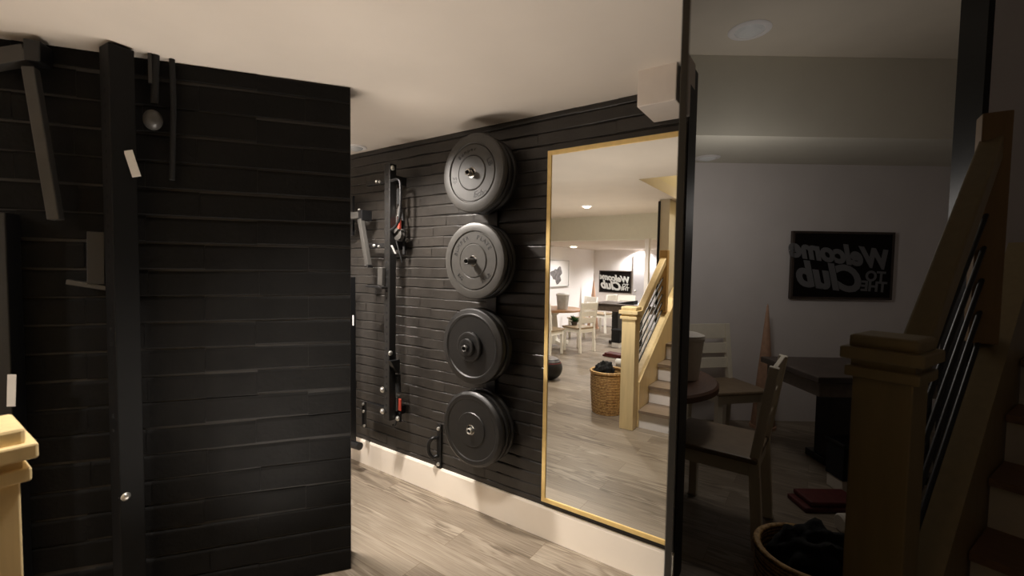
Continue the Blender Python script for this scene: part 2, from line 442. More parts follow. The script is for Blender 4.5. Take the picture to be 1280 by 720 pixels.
def fbox(x0, x1, z0, z1, h0, h1):               # box aligned with the invented side room
    m = MB(); m.prism([cf(x0, z0, h0), cf(x1, z0, h0), cf(x1, z1, h0), cf(x0, z1, h0)], (0, 0, h1 - h0)); return m
RZ, RB, RC0, RC1 = 4.6, 3.68, H + 1.74, H + 1.10
struct('wall_room_added', fbox(.55, 4.9, RZ, RZ + .1, 0, 3.4), 'dim_wall')
struct('ceiling_room', fbox(-.5, 4.9, .56, RZ, RC0, RC0 + .1), 'dim_ceiling')
struct('trim_room_beam', fbox(-.3, 4.9, RB, RZ, RC1, RC0 - .001), 'dim_beam')
JX = (1217 - 640) / F * 2.55
struct('wall_room_end_added', fbox(JX, JX + .9, 2.55, 2.67, 0, RC0 - .001), 'dim_wall')
struct('trim_room_edge', fbox(JX - .035, JX, 2.53, 2.69, 0, RC0 - .06), 'black_steel')
struct('wall_room_side_added', fbox(4.8, 4.9, .6, RZ, 0, 3.4), 'dim_wall')
struct('wall_room_light_block', fbox(.86, 4.9, .56, .64, 0, 3.4), 'dim_wall')  # added out of view to stop light leaking into the side room
struct('trim_room_light_block', fbox(.20, .86, .56, .64, 2.12, 3.4), 'dim_wall')  # added over the opening, blocks the same light leak
wq = cf(.6, RZ)
wr = MB().box2((wq.x - .1, WALL_Y + .16, 0), (wq.x, wq.y + .05, 3.4))
struct('wall_room_left_added', wr, 'dim_wall')

# door at the right of the far wall
d0 = mir(at_d(805, 360, 12.4)); d1 = mir(at_d(821, 360, 12.4))
dd = struct('door_1', MB().box2((min(d0.x, d1.x), FAR_Y, 0), (max(d0.x, d1.x) + .45, FAR_Y + .03, 1.93), bev=.004), 'door_paint')
MB().sphere((min(d0.x, d1.x) + .07, FAR_Y + .06, 1.0), .03).lathe([(.012, 0), (.012, .05)], axis='Y', seg=12, c=(min(d0.x, d1.x) + .07, FAR_Y + .06, 1.0)).build('door_handle', 'zinc', dd, smooth=True)

# ------------------------------------------------------------------ mirror
mx0 = at_y(676.5, 626, WALL_Y - .03).x; mz0 = at_y(676.5, 626, WALL_Y - .03).z; mz1 = at_y(683.5, 189, WALL_Y - .03).z
mx1 = WEND - .01; fwid = .026; y0, y1 = WALL_Y - .034, WALL_Y - .003
mt = thing('wall_mirror', 'tall full length mirror in a thin gold frame fixed to the black brick wall', 'mirror', ((mx0 + mx1) / 2, WALL_Y, mz0))
def loc(p, root): return Vector(p) - root.location
mb = MB()
def mp_(a, b): mb.box2(loc(a, mt), loc(b, mt), bev=.003)
mp_((mx0, y0, mz0), (mx0 + fwid, y1, mz1)); mp_((mx1 - fwid, y0, mz0), (mx1, y1, mz1))
mp_((mx0 + fwid * .5, y0 + .0005, mz0), (mx1 - fwid * .5, y1, mz0 + fwid)); mp_((mx0 + fwid * .5, y0 + .0005, mz1 - fwid), (mx1 - fwid * .5, y1, mz1))
mb.build('mirror_frame', 'gold_metal', mt)
mb = MB(); mb.box2(loc((mx0 + fwid * .6, GLASS_Y, mz0 + fwid * .6), mt), loc((mx1 - fwid * .6, GLASS_Y + .012, mz1 - fwid * .6), mt))
mb.build('mirror_glass', 'mirror', mt)

# ------------------------------------------------------------------ bumper plates and their storage
PLATES = [  # front hub pixel, front Y, thicknesses from the front
    (587.5, 216, 1.975, [.052, .045, .045], 'A'),
    (592, 326, 1.995, [.045, .04, .04], 'B'),
    (590, 433.5, 1.985, [.05, .06], 'C'),
    (587.5, 537, 1.995, [.045, .05, .04], 'D'),
]
cents = [at_y(px, py, Y) for px, py, Y, th, k in PLATES]
PX = sum(c.x for c in cents) / 4
def plate_mesh(R_, th, style):
    """lathe profile, front towards -Y (h up = front)"""
    t = th
    if style in 'AB':
        g1 = .165 if style == 'A' else .170
        fr = [(.027, t - .004), (.027, t), (.094, t), (.097, t - .003), (.100, t - .0065), (.103, t - .004), (g1 - .006, t - .004), (g1 - .002, t - .009), (g1 + .002, t - .009), (g1 + .006, t - .002), (R_ - .02, t - .001), (R_ - .006, t - .006), (R_, t - .016)]
    elif style == 'C':
        fr = [(.027, t), (.17, t - .002), (.176, t - .002), (.182, t + .003), (.190, t + .003), (.198, t - .002), (R_ - .012, t - .003), (R_ - .003, t - .008), (R_, t - .018)]
    else:
        fr = [(.027, t + .002), (.10, t + .002), (.104, t - .003), (.180, t - .004), (.186, t), (.206, t + .001), (R_ - .006, t - .006), (R_, t - .015)]
    back = [(R_, .012), (R_ - .008, .002), (R_ - .03, 0), (.027, 0)]
    return fr + back
def rot_text(me, x, z, rot, y):
    bm = bmesh.new(); bm.from_mesh(me)
    mm = Matrix.Translation((x, y, z)) @ Matrix.Rotation(-rot, 4, 'Y') @ Matrix.Rotation(PI / 2, 4, 'X')
    bm.transform(mm); m2 = bpy.data.meshes.new('x'); bm.to_mesh(m2); bm.free(); return m2
def add_text(mb, body, r, ang, size, y, shear=0, tilt=None, offset=.0):
    me = text_mesh(body, size, shear, offset, .0012)
    m2 = rot_text(me, r * math.cos(ang), r * math.sin(ang), (ang - PI / 2) if tilt is None else tilt, y)
    mb.bm.from_mesh(m2)
ordn = ['topmost', 'second', 'third', 'lowest']
rows = ['topmost stack on the brick wall', 'second stack from the top', 'third stack from the top', 'bottom stack above the baseboard']
for i, (px, py, Y, ths, st) in enumerate(PLATES):
    c = cents[i].copy(); y = Y
    for k, th in enumerate(ths):
        front = k == 0
        lab = ('front black rubber bumper plate of the ' if front else ['', 'black bumper plate just behind the front one in the ', 'rearmost black bumper plate nearest the wall in the '][k if k < len(ths) - 1 else 2]) + rows[i]
        rad = .225
        if st == 'D' and k: rad = .225
        sink = 0 if front else .003
        t = thing('bumper_plate', lab, 'weight plate', (PX, y + th, c.z - sink), group=None)
        style = st if front else 'A'
        MB().lathe(plate_mesh(rad, th, style), seg=72, axis='Y', close=True).build('plate_disc', 'rubber' if st in 'AB' and front else 'rubber_dark', t, smooth=30)  # rear plates of the top two stacks: shade put into darker rubber
        if front:
            ring = [(.0235, th - .02), (.0235, th + .002), (.030, th + .003), (.0315, th), (.0275, th - .02)]
            rr = MB().lathe(ring, seg=40, axis='Y', close=True).build('hub_ring', 'steel', t, smooth=30)
            if st in 'AB':
                yf = -th + .0038
                if st == 'A':
                    words = (('45', .132, PI * 1.08, .045, 0, PI / 2 * .95), ('Bumper', .132, PI * .60, .030, 0, None), ('LB', .134, PI * .12, .045, 0, None), ('Echo', .134, -PI * .36, .050, .35, .16))
                else:
                    words = (('BUMPER', .138, PI * .76, .034, 0, None), ('PLATE', .138, PI * .30, .036, 0, None), ('25 LB', .136, -PI * .26, .034, 0, .6), ('KG', .136, -PI * .75, .034, 0, -.7))
                for wd, r_, an_, sz, shr, tl in words:
                    tx = MB()
                    if len(wd) > 4 and tl is None:
                        for q, chs in enumerate(wd): add_text(tx, chs, r_, an_ - (q - (len(wd) - 1) / 2) * .19, sz, yf)
                    else: add_text(tx, wd, r_, an_, sz, yf, shr, tl)
                    tx.build('lettering', 'rubber_print', t)
        y += th + .002
    if st == 'C':      # small change plates on the front of the third stack
        for (r_, th, lb) in ((.088, .022, 'small black change plate against the third stack'), (.052, .02, 'smallest black change plate on the third stack peg')):
            yy = (1.985 if r_ > .08 else 1.985 - .023) - .002
            t = thing('change_plate', lb, 'weight plate', (PX, yy, c.z))
            MB().lathe([(.02, th), (r_ - .02, th), (r_ - .012, th + .002), (r_ - .004, th), (r_, th - .006), (r_, .003), (r_ - .003, 0), (.02, 0)], seg=56, axis='Y', close=True).build('plate_disc', 'rubber_dark', t, smooth=30)
            MB().lathe([(.0195, th - .01), (.0195, th + .003), (.026, th + .003), (.027, th - .002)], seg=32, axis='Y').build('hub_ring', 'black_steel', t, smooth=30)

st = thing('plate_storage_rack', 'black steel wall strip with four pegs that carries the stacked weight plates', 'storage rack', (PX, WALL_Y, 0))
MB().box2((-.0375, -.022, cents[3].z - .12), (.0375, -.004, cents[0].z + .12), bev=.003).build('mounting_strip', 'black_steel', st)
for i, c in enumerate(cents):
    yy = PLATES[i][2]
    ln = WALL_Y - yy + [.040, .062, .062, .022][i]
    pg = MB().lathe([(.012, ln - .03), (.012, ln - .002), (.0145, ln), (.0185, ln - .003), (.0185, .02), (.0, .02)], seg=28, axis='Y', c=(0, 0, c.z - .004)).build('peg', ['steel', 'grey_steel', 'grey_steel', 'zinc'][i], st, smooth=30)
    MB().lathe([(0, ln - .012), (.0125, ln - .012)], seg=24, axis='Y', c=(0, 0, c.z - .004)).build('peg_bore', 'hole_dark', pg)
for z in (cents[0].z + .09, cents[3].z - .09):
    MB().sphere((0, -.026, z), .011, (1, .5, 1), 12, 8).build('bolt', 'zinc', st, smooth=60)

# ------------------------------------------------------------------ folded rack on the brick wall
UX0 = at_y(480, 340, 2.04).x; UY = 2.04; US = .058
zt = at_y(487, 204, UY).z; zb = at_y(484, 526, UY).z
rk = thing('wall_rack', 'black perforated steel rack upright bolted to the brick wall left of the plates', 'gym rack', (UX0 + US / 2, UY + US / 2, 0))
def up_right(mbn, x, y, z0, z1, s):
    mbn.box2((x - s / 2, y - s / 2, z0), (x + s / 2, y + s / 2, z1), bev=.004)
m_ = MB(); up_right(m_, 0, 0, zb, zt, US); rk_up = m_.build('upright', 'upright_steel', rk)
z = zb + .06; h0 = None
while z < zt - .03:
    if h0 is None: h0 = MB().lathe([(0, .0008), (.0085, .0008), (.0085, 0)], seg=14, axis='Y').build('peg_hole', 'hole_dark', rk_up); q = h0
    else: q = h0.copy(); COL.objects.link(q)
    q.location = (0, -US / 2, z); z += .05
# cross members that tie the upright to the wall
for py, nm in ((227, 'brace'), (307, 'brace'), (511, 'brace')):
    zz = at_y(478, py, UY + .06).z
    MB().box2((-.30, .03, zz - .016), (-.02, .06, zz + .016), bev=.003).build(nm, 'black_steel', rk)
    MB().box2((-.02, .02, zz - .03), (.02, WALL_Y - UY - US / 2 - .002, zz + .03), bev=.003).build('wall_bracket', 'black_steel', rk)
def bolt(root, px, py, Y, r=.014):
    p = at_y(px, py, Y)
    bx = p - root.location
    MB().lathe([(0, .012), (r * .6, .012), (r, .007), (r, 0), (0, 0)], seg=14, axis='Y', c=bx).sphere(bx + Vector((0, -.008, 0)), r * .75, (1, .8, 1), 12, 8).build('bolt', 'zinc', root, smooth=50)
for px, py, Y, r in ((478.5, 487, 2.035, .021), (478.5, 514, 2.035, .020), (471, 227, 2.08, .011), (475, 227.5, 2.075, .010), (468, 307, 2.08, .012), (474, 308, 2.08, .010)): bolt(rk, px, py, Y, r)
# bolts on the side face
for px, py in ((490.5, 210), (487.5, 441.5)):
    p = at_x(px, py, UX0 + US) - rk.location
    MB().sphere(p + Vector((.004, 0, 0)), .018, (.6, 1, 1), 14, 8).build('bolt', 'zinc', rk, smooth=60)
# curved handle on the side face
p0 = at_x(489, 226, UX0 + US + .005) - rk.location; p1 = at_x(488, 288, UX0 + US + .005) - rk.location
hx = [p0, p0 + Vector((.055, .01, .005)), p0 + Vector((.075, .015, -.04)), p1 + Vector((.075, .015, .10)), p1 + Vector((.045, .01, .03)), p1]
def smooth_path(pts, n=6):
    out = []
    P = [pts[0]] + list(pts) + [pts[-1]]
    for i in range(1, len(P) - 2):
        for k in range(n):
            t = k / n; a, b_, c_, d_ = (Vector(q) for q in P[i - 1:i + 3])
            out.append(.5 * ((2 * b_) + (c_ - a) * t + (2 * a - 5 * b_ + 4 * c_ - d_) * t * t + (3 * b_ - a - 3 * c_ + d_) * t ** 3))
    out.append(Vector(pts[-1])); return out
MB().tube(smooth_path(hx), .010, 10).build('handle', 'black_steel', rk, smooth=60)
# lower gusset
g0 = at_x(487, 450, UX0 + US) - rk.location
MB().prism([g0 + Vector((.002, -.025, .0)), g0 + Vector((.002, .055, .0)), g0 + Vector((.002, .055, -.10)), g0 + Vector((.002, .02, -.07))], (.04, 0, 0)).build('gusset', 'black_steel', rk)

# white tag stuck on the upright
p0 = at_x(489, 307, UX0 + US + .002); p1 = at_x(493.5, 317, UX0 + US + .002)
tg = MB(); tg.bar(p0, p1, .004, .028, upv=(1, 0, 0)); 
tag(tg.build('hang_tag', 'white_tag'), 'small white paper tag on the perforated rack upright', 'tag')

# cable pulley hanging beside the upright
PXL = UX0 + US + .10
def cable(pts_px, X): return [at_x(px, py, X) for px, py in pts_px]
pq = at_y(499, 293, 2.10)
pul = thing('cable_pulley', 'black cable pulley with carabiner hanging beside the rack upright', 'pulley', pq)
def L_(px, py, Y): return at_y(px, py, Y) - pul.location
MB().tube([L_(498.5, 236, 2.10), L_(499, 256, 2.10)], .016, 8).build('strap', 'black_fabric', pul, smooth=50)
MB().tube(smooth_path([L_(499.5, 256, 2.10), L_(501, 262, 2.10), L_(500, 275, 2.10), L_(497.5, 275, 2.10), L_(498, 262, 2.10), L_(499.5, 256, 2.10)]), .004, 8).build('carabiner', 'zinc', pul, smooth=50)
MB().box(L_(498.2, 281, 2.10), (.035, .02, .10), bev=.003).build('warning_tag', 'red_tag', pul)
MB().box(L_(496.2, 279, 2.09), (.012, .012, .10), bev=.003).build('link_plate', 'grey_steel', pul)
MB().lathe([(.0, .02), (.03, .02), (.042, .016), (.036, 0), (.042, -.016), (.03, -.02), (0, -.02)], seg=24, axis='Y', c=L_(498.5, 293, 2.10)).build('wheel', 'grey_steel', pul, smooth=40)
MB().tube([L_(502, 262, 2.14), L_(505, 290, 2.14), L_(505, 318, 2.14)], .010, 8).build('hanging_strap', 'black_fabric', pul, smooth=50)
MB().tube(smooth_path([L_(495, 300, 2.09), L_(498, 312, 2.09), L_(501, 322, 2.1), L_(502.5, 328, 2.11)]), .004, 6).build('cord', 'black_fabric', pul, smooth=50)
pq2 = at_y(498, 500, 2.11)
lo = thing('band_anchor', 'black strap anchor with a red label low on the rack upright', 'anchor', pq2)
def L2(px, py, Y): return at_y(px, py, Y) - lo.location
MB().tube([L2(497.5, 468, 2.11), L2(498, 490, 2.11)], .018, 8).build('strap', 'black_fabric', lo, smooth=50)
MB().box(L2(498, 494, 2.10), (.03, .015, .012), bev=.002).build('buckle', 'grey_steel', lo)
MB().box(L2(500, 506, 2.10), (.026, .012, .085), bev=.003).build('warning_tag', 'red_tag', lo)
MB().box(L2(496, 505, 2.11), (.018, .016, .10), bev=.003).build('link_plate', 'grey_steel', lo)
MB().box(L2(498, 521, 2.13), (.05, .02, .07), bev=.006).build('foot_plate', 'black_steel', lo)
bolt(lo, 497.5, 523, 2.105, .018)
MB().tube(smooth_path([L2(496, 526, 2.10), L2(494, 531, 2.09), L2(492, 533, 2.09), L2(491, 530, 2.09)]), .007, 8).build('hook', 'black_steel', lo, smooth=50)

# folding dip arm left of the upright
da = at_y(448, 270, 2.06)
dip = thing('dip_arm', 'dark grey square tube dip arm hanging from the rack at the left', 'gym arm', da)
def L3(px, py, Y): return at_y(px, py, Y) - dip.location
MB().bar(L3(430, 271, 2.06), L3(452, 269, 2.06), .05, .05, bev=.004).build('cross_tube', 'grey_steel', dip)
MB().box(L3(456, 269.5, 2.08), (.05, .09, .075), bev=.004).build('end_sleeve', 'black_steel', dip)
MB().bar(L3(451, 274, 2.045), L3(460.5, 332, 2.045), .036, .036, upv=(0, 1, 0), bev=.004).build('hanging_tube', 'grey_steel', dip)
MB().box(L3(460.7, 333, 2.045), (.045, .045, .016), bev=.003).build('end_cap', 'black_steel', dip)
bolt(dip, 449.5, 262.5, 2.05, .010)
# j cup on the upright
jc0 = at_y(476.5, 347, 2.02)
jc = thing('barbell_cup', 'grey steel barbell cup with a flat foot fixed to the rack upright', 'barbell cup', jc0)
def L4(px, py, Y): return at_y(px, py, Y) - jc.location
MB().bar(L4(477, 334, 2.02), L4(476.5, 357, 2.02), .05, .03, upv=(0, 1, 0), bev=.004).build('cup_plate', 'grey_steel', jc)
MB().bar(L4(460, 357.5, 2.01), L4(481, 360, 2.01), .05, .014, bev=.003).build('foot', 'black_steel', jc)
MB().box(L4(477.5, 349, 2.03), (.06, .02, .03), bev=.003).build('sleeve', 'black_steel', jc)

# black folded arm at the very left, in front of the wall
fa = thing('folded_rack_arm', 'black folded steel arm with white tag and roller foot, left end of brick wall', 'gym rack', at_y(440, 555, 2.06))
def L5(px, py, Y): return at_y(px, py, Y) - fa.location
MB().bar(L5(437.5, 346, 2.06), L5(438.5, 552, 2.06), .058, .058, upv=(0, 1, 0), bev=.004).build('post', 'black_steel', fa)
MB().bar(L5(441.5, 394, 2.03), L5(441.5, 407, 2.03), .014, .003, upv=(0, 1, 0)).build('tag', 'white_tag', fa)
MB().tube([L5(430, 552, 2.04), L5(450, 558, 2.04)], .028, 16).build('roller', 'black_steel', fa, smooth=40)
m5 = MB(); m5.box(L5(455, 518, 2.12), (.045, .012, .20), bev=.004); m5.build('hinge_plate', 'black_steel', fa)
for px, py in ((454.5, 505), (455, 514), (456, 532)):
    p = at_y(px, py, 2.11) - fa.location
    MB().lathe([(0, .012), (.011, .010), (.011, 0), (0, 0)], seg=12, axis='Y', c=p).build('bolt', 'zinc', fa, smooth=50)
MB().box(L5(437, 270, 2.14), (.10, .02, .30)).build('back_plate', 'black_steel', fa)

# anchor ring left of the bottom plates
an = thing('anchor_ring', 'black steel wall anchor with round handle left of the bottom plate stack', 'wall anchor', at_y(549, 559, WALL_Y - .01))
def L6(px, py, Y): return at_y(px, py, Y) - an.location
a_, b_ = L6(548.5, 530, WALL_Y - .01), L6(548.5, 585, WALL_Y - .01)
MB().box2((-.020, -.006, b_.z), (.020, .008, a_.z), bev=.002).build('base_plate', 'black_steel', an)
pts = [Vector((-.012, -.008, .062)), Vector((-.028, -.035, .066)), Vector((-.046, -.05, .038)), Vector((-.052, -.053, 0)), Vector((-.046, -.05, -.038)), Vector((-.028, -.035, -.066)), Vector((-.012, -.008, -.062))]
MB().tube(smooth_path(pts), .013, 12).build('ring_handle', 'black_steel', an, smooth=50)
for z in (a_.z - .03, b_.z + .03):
    MB().lathe([(0, .014), (.010, .012), (.013, .004), (.013, 0), (0, 0)], seg=14, axis='Y', c=(0, -.006, z)).build('bolt', 'zinc', an, smooth=50)

# ------------------------------------------------------------------ staircase (function: start point, run direction, sideways direction)
def stairs(nw, run, side, label_s, label_n, tread_off, width, nst, wname, hn=0.0, rise=.18, going=.30):
    run = Vector(run).normalized(); side = Vector(side).normalized()
    st = thing('staircase', label_s, 'stairs', nw)
    for k in range(nst):
        s0 = tread_off + k * going
        h1 = (k + 1) * rise
        a = run * s0 + side * .085
        rz = [a + EZ * (k * rise), a + EZ * (h1 - .03), a + EZ * (h1 - .03) + side * width, a + EZ * (k * rise) + side * width]
        MB().prism(rz, run * .02).build('riser', 'white_paint', st)
        b0 = run * (s0 - .03) + side * .085 + EZ * (h1 - .03)
        t = MB(); t.prism([b0, b0 + side * width, b0 + side * width + run * (going + .045), b0 + run * (going + .045)], EZ * .03)
        t.build('tread', 'tread_wood', st)
    # closed stringers
    L = nst * going + .1; sl = rise / going
    for off, nm in ((.0, 'stringer'), (.085 + width, 'stringer')):
        q = side * off + run * .071
        poly = [q, q + EZ * .45, q + run * L + EZ * (.45 + sl * L), q + run * L + EZ * max(0, sl * L - .25), q + run * .5]
        if off == 0: poly = [p_ - side * .02 for p_ in poly]
        MB().prism(poly, side * (.10 if off == 0 else .04)).build(nm, 'cream_wood', st)
    # rail, bars, upper post
    rl = 1.08; e = side * .0; rs = sl * 1.12
    A = run * .069 + EZ * (1.0 + hn) + e; B = run * rl + EZ * (1.0 + hn + rs * (rl - .05)) + e
    MB().bar(A, B, .07, .075, bev=.008).build('handrail', 'cream_wood', st)
    for k in range(5):
        f = .50 + k * (.095 + hn * .2)
        a = run * .069 + EZ * f + e; b = run * rl + EZ * (f + sl * (rl - .06)) + e
        MB().tube([a, b], .009, 10).build('rail_bar', 'black_steel', st, smooth=50)
    pb = run * rl + e
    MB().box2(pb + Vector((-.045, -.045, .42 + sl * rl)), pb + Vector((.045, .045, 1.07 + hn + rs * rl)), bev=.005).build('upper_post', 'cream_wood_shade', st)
    # newel post
    n = thing('newel_post', label_n, 'newel post', nw, math.atan2(run.y, run.x) - PI / 2)
    s = .135
    MB().box2((-s / 2, -s / 2, 0), (s / 2, s / 2, 1.12 + hn), bev=.004).build('shaft', 'cream_wood', n)
    MB().box2((-s / 2 - .016, -s / 2 - .016, 1.085 + hn), (s / 2 + .016, s / 2 + .016, 1.115 + hn), bev=.004).build('neck_moulding', 'cream_wood', n)
    c = MB(); c.box2((-s / 2 - .026, -s / 2 - .026, 1.135 + hn), (s / 2 + .026, s / 2 + .026, 1.17 + hn), bev=.005)
    c.box2((-s / 2 - .010, -s / 2 - .010, 1.165 + hn), (s / 2 + .010, s / 2 + .010, 1.205 + hn), bev=.008)
    c.box2((-s / 2 - .004, -s / 2 - .004, 1.11 + hn), (s / 2 + .004, s / 2 + .004, 1.14 + hn)); c.build('cap', 'cream_wood', n)
    return st, n
stairs(NEW, (0, -1, 0), (1, 0, 0), 'carpetless staircase with grey wood treads and white risers reflected in the mirror', 'square cream newel post at the stair foot reflected in the mirror', .07, .86, 9, 'stair')

# ------------------------------------------------------------------ dining chairs
def make_chair(label, loc, rz):
    t = thing('dining_chair', label, 'chair', loc, rz)     # faces +Y
    for sx in (-1, 1):
        MB().bar((sx * .19, .19, 0), (sx * .19, .19, .44), .045, .045, bev=.004).build('front_leg', 'chair_white', t)
        mb = MB(); mb.bar((sx * .19, -.22, 0), (sx * .19, -.19, .46), .042, .05, bev=.004); mb.bar((sx * .19, -.19, .44), (sx * .19, -.262, .935), .042, .045, bev=.004)
        mb.build('rear_leg', 'chair_white', t)
    MB().box2((-.23, -.21, .44), (.23, .24, .47), bev=.010).build('seat', 'seat_wood', t)
    mb = MB(); mb.box2((-.20, -.20, .37), (.20, -.175, .44)); mb.box2((-.20, .18, .37), (.20, .205, .44)); mb.box2((-.205, -.19, .37), (-.18, .19, .44)); mb.box2((.18, -.19, .37), (.205, .19, .44))
    mb.build('apron', 'chair_white', t)
    for z0, hh in ((.555, .09), (.68, .09), (.805, .13)):
        y = -.19 - .08 * ((z0 + hh / 2 - .44) / .54)
        MB().box((0, y, z0 + hh / 2), (.36, .022, hh), rot=Matrix.Rotation(math.radians(8), 3, 'X'), bev=.004).build('back_slat', 'chair_white', t)
    return t
def facing(dx, dy): return math.atan2(dy, dx) - PI / 2
c_main = mfloor(722, 438)
chair = make_chair('white ladder back dining chair pulled out at the round table, nearest in the mirror', (c_main.x + .02, c_main.y, 0), facing(-.92, -.30))
cg = 'white dining chairs seen in the mirror'
p = mir(at_d(684, 440, 8.05)); dup(chair, (p.x, p.y, 0), facing(.05, -1), 'white dining chair with its leg beside the mirror frame at left')
p = mir(at_d(727, 400, 9.85)); dup(chair, (p.x, p.y, 0), facing(-.45, .9), 'white ladder back chair on the far side of the round table')
p = mir(at_d(753, 400, 11.0)); dup(chair, (p.x, p.y, 0), facing(-1, -.2), 'white chair beyond the left end of the dark game table')
p = mir(at_d(780, 380, 10.5)); dup(chair, (p.x, p.y, 0), facing(.1, 1), 'white chair behind the dark game table under the wall sign')

# round table
def make_table(label, loc, r=.55):
    t = thing('dining_table', label, 'table', loc)
    MB().lathe([(0, .715), (r - .02, .715), (r, .72), (r, .75), (r - .012, .762), (0, .762)], seg=56).build('tabletop', 'table_wood', t, smooth=35)
    MB().lathe([(0, .05), (.09, .05), (.10, .12), (.06, .2), (.075, .4), (.05, .62), (.14, .70), (.14, .715), (0, .715)], seg=28).build('pedestal', 'chair_white', t, smooth=35)
    for k in range(4):
        a = k * PI / 2 + .4; d = Vector((math.cos(a), math.sin(a), 0))
        MB().bar(d * .07 + EZ * .10, d * .36 + EZ * .035, .06, .07, bev=.01).build('foot', 'chair_white', t)
    return t
tb = mir(at_d(694, 392, 8.9)); tb = Vector((tb.x - .02, tb.y, 0))
table = make_table('round wooden dining table on a white pedestal in the mirror', tb)
# bucket on the table
bk = mir(at_d(703, 392, 8.7))
def make_bucket(label, loc):
    t = thing('lidded_bucket', label, 'bucket', loc)
    MB().lathe([(0, 0), (.10, 0), (.125, .26), (.130, .265), (.130, .275), (.120, .275), (.12, .27), (0, .27)], seg=36).build('body', 'galv', t, smooth=35)
    MB().lathe([(.13, .276), (.134, .279), (.13, .30), (.09, .315), (0, .32)], seg=36).build('lid', 'white_tag', t, smooth=35)
    return t
bucket = make_bucket('grey lidded bucket on the round wooden table', (bk.x, bk.y, .763))
# potted plant on the chair seat
def make_plant(label, loc, rnd):
    t = thing('potted_plant', label, 'plant', loc)
    MB().lathe([(0, 0), (.05, 0), (.065, .07), (.06, .07), (.055, .06), (0, .06)], seg=24).build('pot', 'pot', t, smooth=35)
    mb = MB(); rr = random.Random(rnd)
    for k in range(46):
        a = rr.random() * 2 * PI; el = rr.uniform(.1, 1.3); ln = rr.uniform(.09, .17)
        d = Vector((math.cos(a) * math.cos(el), math.sin(a) * math.cos(el), math.sin(el))); sd = d.cross(EZ).normalized() * .022
        o_ = Vector((0, 0, .06)); m1 = o_ + d * ln * .55 + EZ * .01; tip = o_ + d * ln
        mb.bm.faces.new([mb.bm.verts.new(q) for q in (o_, m1 + sd, tip, m1 - sd)])
    mb.build('foliage', 'leaf', t)
    return t
pp = Vector((chair.location.x - .13, chair.location.y - .05, .4705))
plant = make_plant('small green potted plant standing on the nearest white chair seat', pp, 3)

# dark game table
def make_game_table(label, loc, rz):
    t = thing('game_table', label, 'table', loc, rz)
    MB().box2((-.70, -.38, .79), (.70, .38, .84), bev=.008).build('tabletop', 'dark_wood', t)
    MB().box2((-.66, -.34, .68), (.66, .34, .79), bev=.006).build('apron', 'grey_wood', t)
    for sx in (-1, 1):
        MB().box2((sx * .24 - .07, -.20, .06), (sx * .24 + .07, .20, .68), bev=.006).build('pedestal', 'black_steel', t)
        MB().box2((sx * .24 - .09, -.28, .0), (sx * .24 + .09, .28, .06), bev=.006).build('foot', 'black_steel', t)
    return t
gt = mir(at_d(787, 392, 9.35))
gtable = make_game_table('dark brown game table on black pedestals below the wall sign, in the mirror', (gt.x, gt.y, 0), .05)
gb = mir(at_d(771, 382, 8.9))
gm = MB(); gm.prism([Vector((-.20, -.12, 0)), Vector((.18, -.12, 0)), Vector((.18, -.12, .075)), Vector((.02, -.12, .05))], (0, .24, 0))
o = gm.build('game_cover', 'black_fabric'); o.location = (gt.x - .02, gt.y + .1, .8405); tag(o, 'black folded cloth cover lying on the dark game table', 'cloth')

# black bin with pale base, maroon mat, white rolled towel
bn = mfloor(771, 434)
def make_bin(label, loc):
    t = thing('storage_bin', label, 'bin', loc)
    MB().box2((-.08, -.08, .0), (.08, .08, .10), bev=.008).build('base', 'white_tag', t)
    MB().prism([Vector((-.085, -.085, .10)), Vector((.085, -.085, .10)), Vector((.085, .085, .10)), Vector((-.085, .085, .10))], (.0, 0, .24)).build('body', 'black_fabric', t)
    MB().box2((-.095, -.095, .34), (.095, .095, .365), bev=.006).build('lid', 'black_steel', t)
    return t
sbin = make_bin('small black bin with a white base beneath the dark game table', bn)
mm_ = mfloor(768, 446)
def make_mat(label, loc):
    t = thing('folded_mat', label, 'mat', loc, .2)
    MB().box2((-.19, -.10, 0), (.15, .10, .035), bev=.01).build('lower_fold', 'maroon', t)
    MB().box2((-.15, -.09, .036), (.19, .10, .07), bev=.01).build('upper_fold', 'maroon', t)
    return t
fmat = make_mat('folded maroon mat on the floor behind the wicker basket', mm_)
tw = mfloor(775, 457)
def make_roll(label, loc):
    t = thing('rolled_towel', label, 'towel', loc)
    MB().lathe([(0, -.07), (.045, -.07), (.055, -.06), (.055, .06), (.045, .07), (0, .07)], seg=24, axis='X', c=(0, 0, .055)).build('roll', 'white_tag', t, smooth=40)
    MB().lathe([(.020, .0705), (.023, .072), (.026, .0705)], seg=20, axis='X', c=(0, 0, .055)).build('fold_line', 'galv', t)
    return t
towel = make_roll('white rolled towel on the floor beside the wicker basket', tw)

# wooden cones
def make_cone(label, loc, h):
    t = thing('wooden_cone', label, 'decoration', loc)
    MB().lathe([(0, 0), (.14, 0), (.145, .01), (.012, h - .03), (0, h)], seg=32).build('cone', 'cone_wood', t, smooth=35)
    MB().lathe([(0, -.03), (.16, -.03), (.16, 0), (0, 0)], seg=32).build('base', 'cone_wood', t, smooth=35)
    return t
cn = mir(at_d(741.5, 380, 11.6))
cone = make_cone('tall slim wooden cone standing in the dining corner, in the mirror', (cn.x + .0, cn.y, .03), H - .03 - (350 - 336) * 11.6 / 555)

